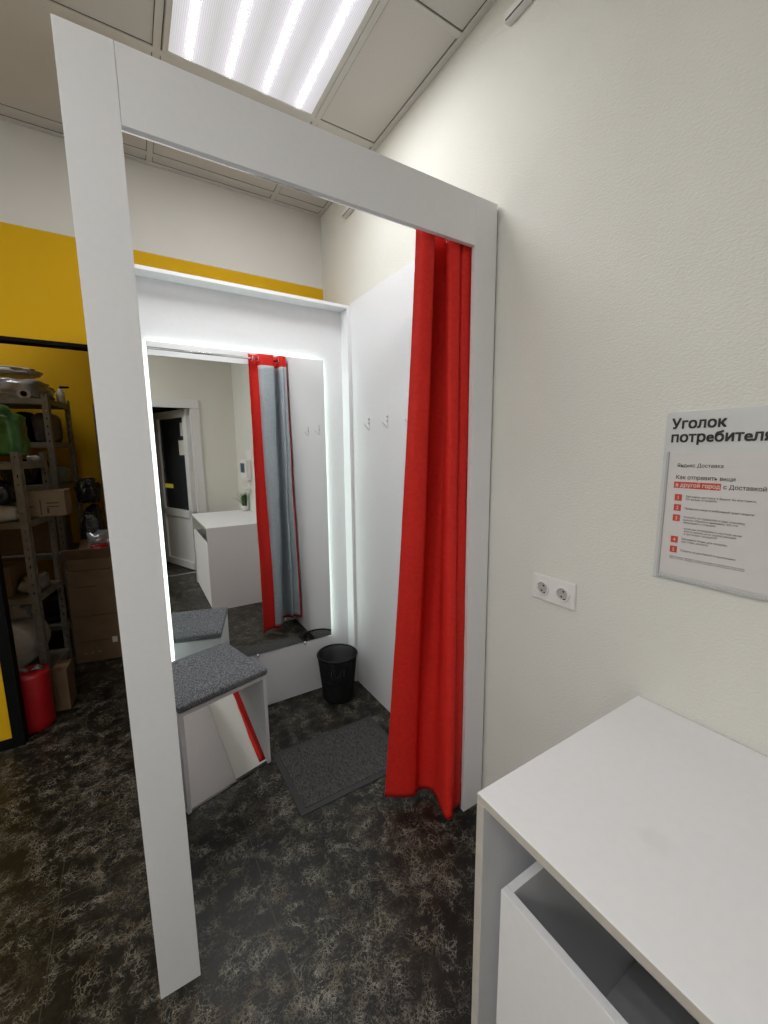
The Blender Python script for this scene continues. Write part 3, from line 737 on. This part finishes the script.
# lower rack contents
def on1(x, y, z): a = shp(x, y); return (a[0], a[1], z)
def on2(x, y, z): a = shp(x, y, (-1.530, 2.50)); return (a[0], a[1], z)
blob('green_bag', on1(-.175, .14, 1.404), (.32, .24, .25), M['bag_green'], 'crumpled green plastic bag on top of the lower rack', seed=1, amp=.22, rz=RA, sub=4)
blob('small_white_bag', on1(-.045, .285, 1.367), (.06, .05, .032), M['bag_white'], 'small white bag beside the green bag on the lower rack', seed=21, amp=.2)
b = cbox(0, .26, 0, .10, 1.366, 1.40, M['card_pale'], 'flat cardboard box with white label under the green bag', mark=[(.02, .10, .004, .03, 'label')]); b.location = on1(-.26, .05, 1.366); b.rotation_euler = (0, 0, RA)
blob('white_parcel', on1(-.20, .078, 1.046), (.33, .125, .085), M['bag_white'], 'long white wrapped parcel on the second deck of the lower rack', 'parcel', 2, .12, RA)
blob('dark_parcel', on1(-.22, .078, 1.142), (.30, .12, .13), M['bag_dark'], 'dark wrapped parcel above the long white parcel', 'parcel', 4, .15, RA)
b = cbox(0, .5, 0, .26, 0, .17, M['card'], 'wide brown cardboard box on the low deck of the lower rack'); b.location = on1(-.38, .17, .621); b.rotation_euler = (0, 0, RA)
blob('crumpled_film', on1(-.066, .15, .621), (.095, .20, .10), M['bag_grey'], 'crumpled clear film at the front edge of the lower rack', 'film', 6, .35, RA)
b = cbox(0, .42, 0, .26, 0, .22, M['card'], 'brown cardboard box standing on the bottom deck behind the foam roll'); b.location = on1(-.52, .21, .161); b.rotation_euler = (0, 0, RA); b.scale = (.6, .6, 1)
# tall rack contents
blob('film_bundle', on2(-.335, .20, 1.774), (.56, .34, .135), M['bag_grey'], 'shiny grey film bundle on top of the tall rack', 'bundle', 7, .16, RA, sub=4)
blob('upper_film_bundle', on2(-.34, .20, 1.938), (.48, .28, .05), M['bag_white'], 'pale folded film lying over the grey bundle on the tall rack', 'bundle', 9, .2, RA, sub=4)
bl = thing('spray_bottle', 'small white bottle at the right end of the tall rack top', 'bottle', on2(-.022, .30, 1.774))
bm = bmesh.new(); lathe(bm, [(.02, 0), (.026, .01), (.026, .07), (.012, .09), (.012, .10)], seg=20); obj('body', bm, M['pot'], bl, smooth=True)
bm = bmesh.new(); tube(bm, [(0, 0, .10), (0, 0, .112), (.055, 0, .115)], [.010, .010, .006], 8); obj('spout', bm, M['black'], bl, smooth=True)
tp_ = thing('tape_roll', 'white tape roll with dark core on the edge of the tall rack top', 'tape roll', on2(-.13, .018, 1.800))
bm = bmesh.new(); tube(bm, [(.0, -.012, 0), (.0, .012, 0)], .036, 24); obj('roll', bm, M['bag_white'], tp_)
bm = bmesh.new(); tube(bm, [(.0, -.0135, 0), (.0, .0135, 0)], .018, 20); obj('core', bm, M['black'], tp_)
for i, (x, m_) in enumerate(((-.09, 'bag_purple'), (-.21, 'bag_dark'), (-.33, 'bag_purple'))):
    blob('soft_parcel', on2(x, .21, 1.489), (.115, .30, .205), M[m_], ('violet wrapped parcel at the right end of the upper deck of the tall rack', 'blackish wrapped parcel between two violet ones on the tall rack', 'violet wrapped parcel half hidden behind the green bag')[i], 'parcel', 11 + i, .10, RA, group=None)
blob('pale_blue_bag', on2(-.06, .20, 1.202), (.09, .26, .12), M['bag_blue'], 'pale blue film bag on the middle deck of the tall rack', seed=15, amp=.25, rz=RA)
blob('black_bag', on2(-.24, .20, 1.202), (.24, .32, .17), M['bag_dark'], 'black film bag on the middle deck of the tall rack', seed=16, amp=.15, rz=RA)
b = cbox(0, .50, 0, .13, 0, .150, M['card_pale'], 'long pale cardboard carton sticking out right of the tall rack', mark=[(-.22, .10, .058, .064, 'card_print'), (.13, .135, .01, .10, 'card_print'), (.16, .22, .075, .081, 'card_print'), (.16, .22, .055, .06, 'card_print'), (.16, .17, .02, .05, 'card_print')]); b.location = on1(-.135, .222, 1.047); b.rotation_euler = (0, 0, RA * .6)
b2 = None
b = cbox(0, .34, 0, .28, 0, .26, M['card'], 'brown cardboard box on the lower deck of the tall rack'); b.location = on2(-.24, .20, .722); b.rotation_euler = (0, 0, RA)
blob('grey_lower_bag', on2(-.18, .20, .202), (.30, .30, .22), M['bag_dark'], 'black bag on the lowest deck of the tall rack', seed=19, amp=.15, rz=RA)
# boxes right of the rack
PX, PYc = -1.332, 2.343
cbox(PX - .17, PX + .17, PYc - .13, PYc + .13, 0, .325, M['card'], 'large brown cardboard box on the storage floor, lowest of the pile', rz=-.2, mark=[(-.13, .03, .145, .150, 'card_print'), (-.12, -.105, .06, .07, 'card_pale'), (-.08, -.065, .06, .07, 'card_pale'), (-.04, -.02, .062, .072, 'card_pale'), (.05, .08, .12, .16, 'label')])
cbox(PX - .168, PX + .17, PYc - .13, PYc + .13, .327, .640, M['card'], 'large brown cardboard box stacked on the lowest box', rz=-.2, mark=[(-.12, -.01, .20, .206, 'card_print')])
cbox(PX - .16, PX + .165, PYc - .12, PYc + .12, .642, .715, M['card'], 'open brown cardboard tray of clear film on the box pile', 'cardboard_tray', rz=-.2, open_top=True)
blob('film_pile', (PX + .03, PYc + .045, .650), (.19, .13, .22), M['bag_grey'], 'crumpled clear film piled in the cardboard tray', 'film', 23, .35)
blob('red_film', (PX + .0, PYc - .085, .650), (.12, .045, .155), M['redplastic'], 'red plastic wrapping at the front of the cardboard tray', 'film', 24, .2)
blob('black_bin_bag', (-1.375, 2.64, .0), (.15, .16, 1.02), M['bag_dark'], 'tall black bin bag pile behind the cardboard boxes', seed=25, amp=.08, sub=4)
blob('silver_bag', (-1.375, 2.63, 1.055), (.13, .13, .165), M['bag_dark'], 'shiny black bag with silver creases on top of the black bin bags', seed=26, amp=.3, sub=4)
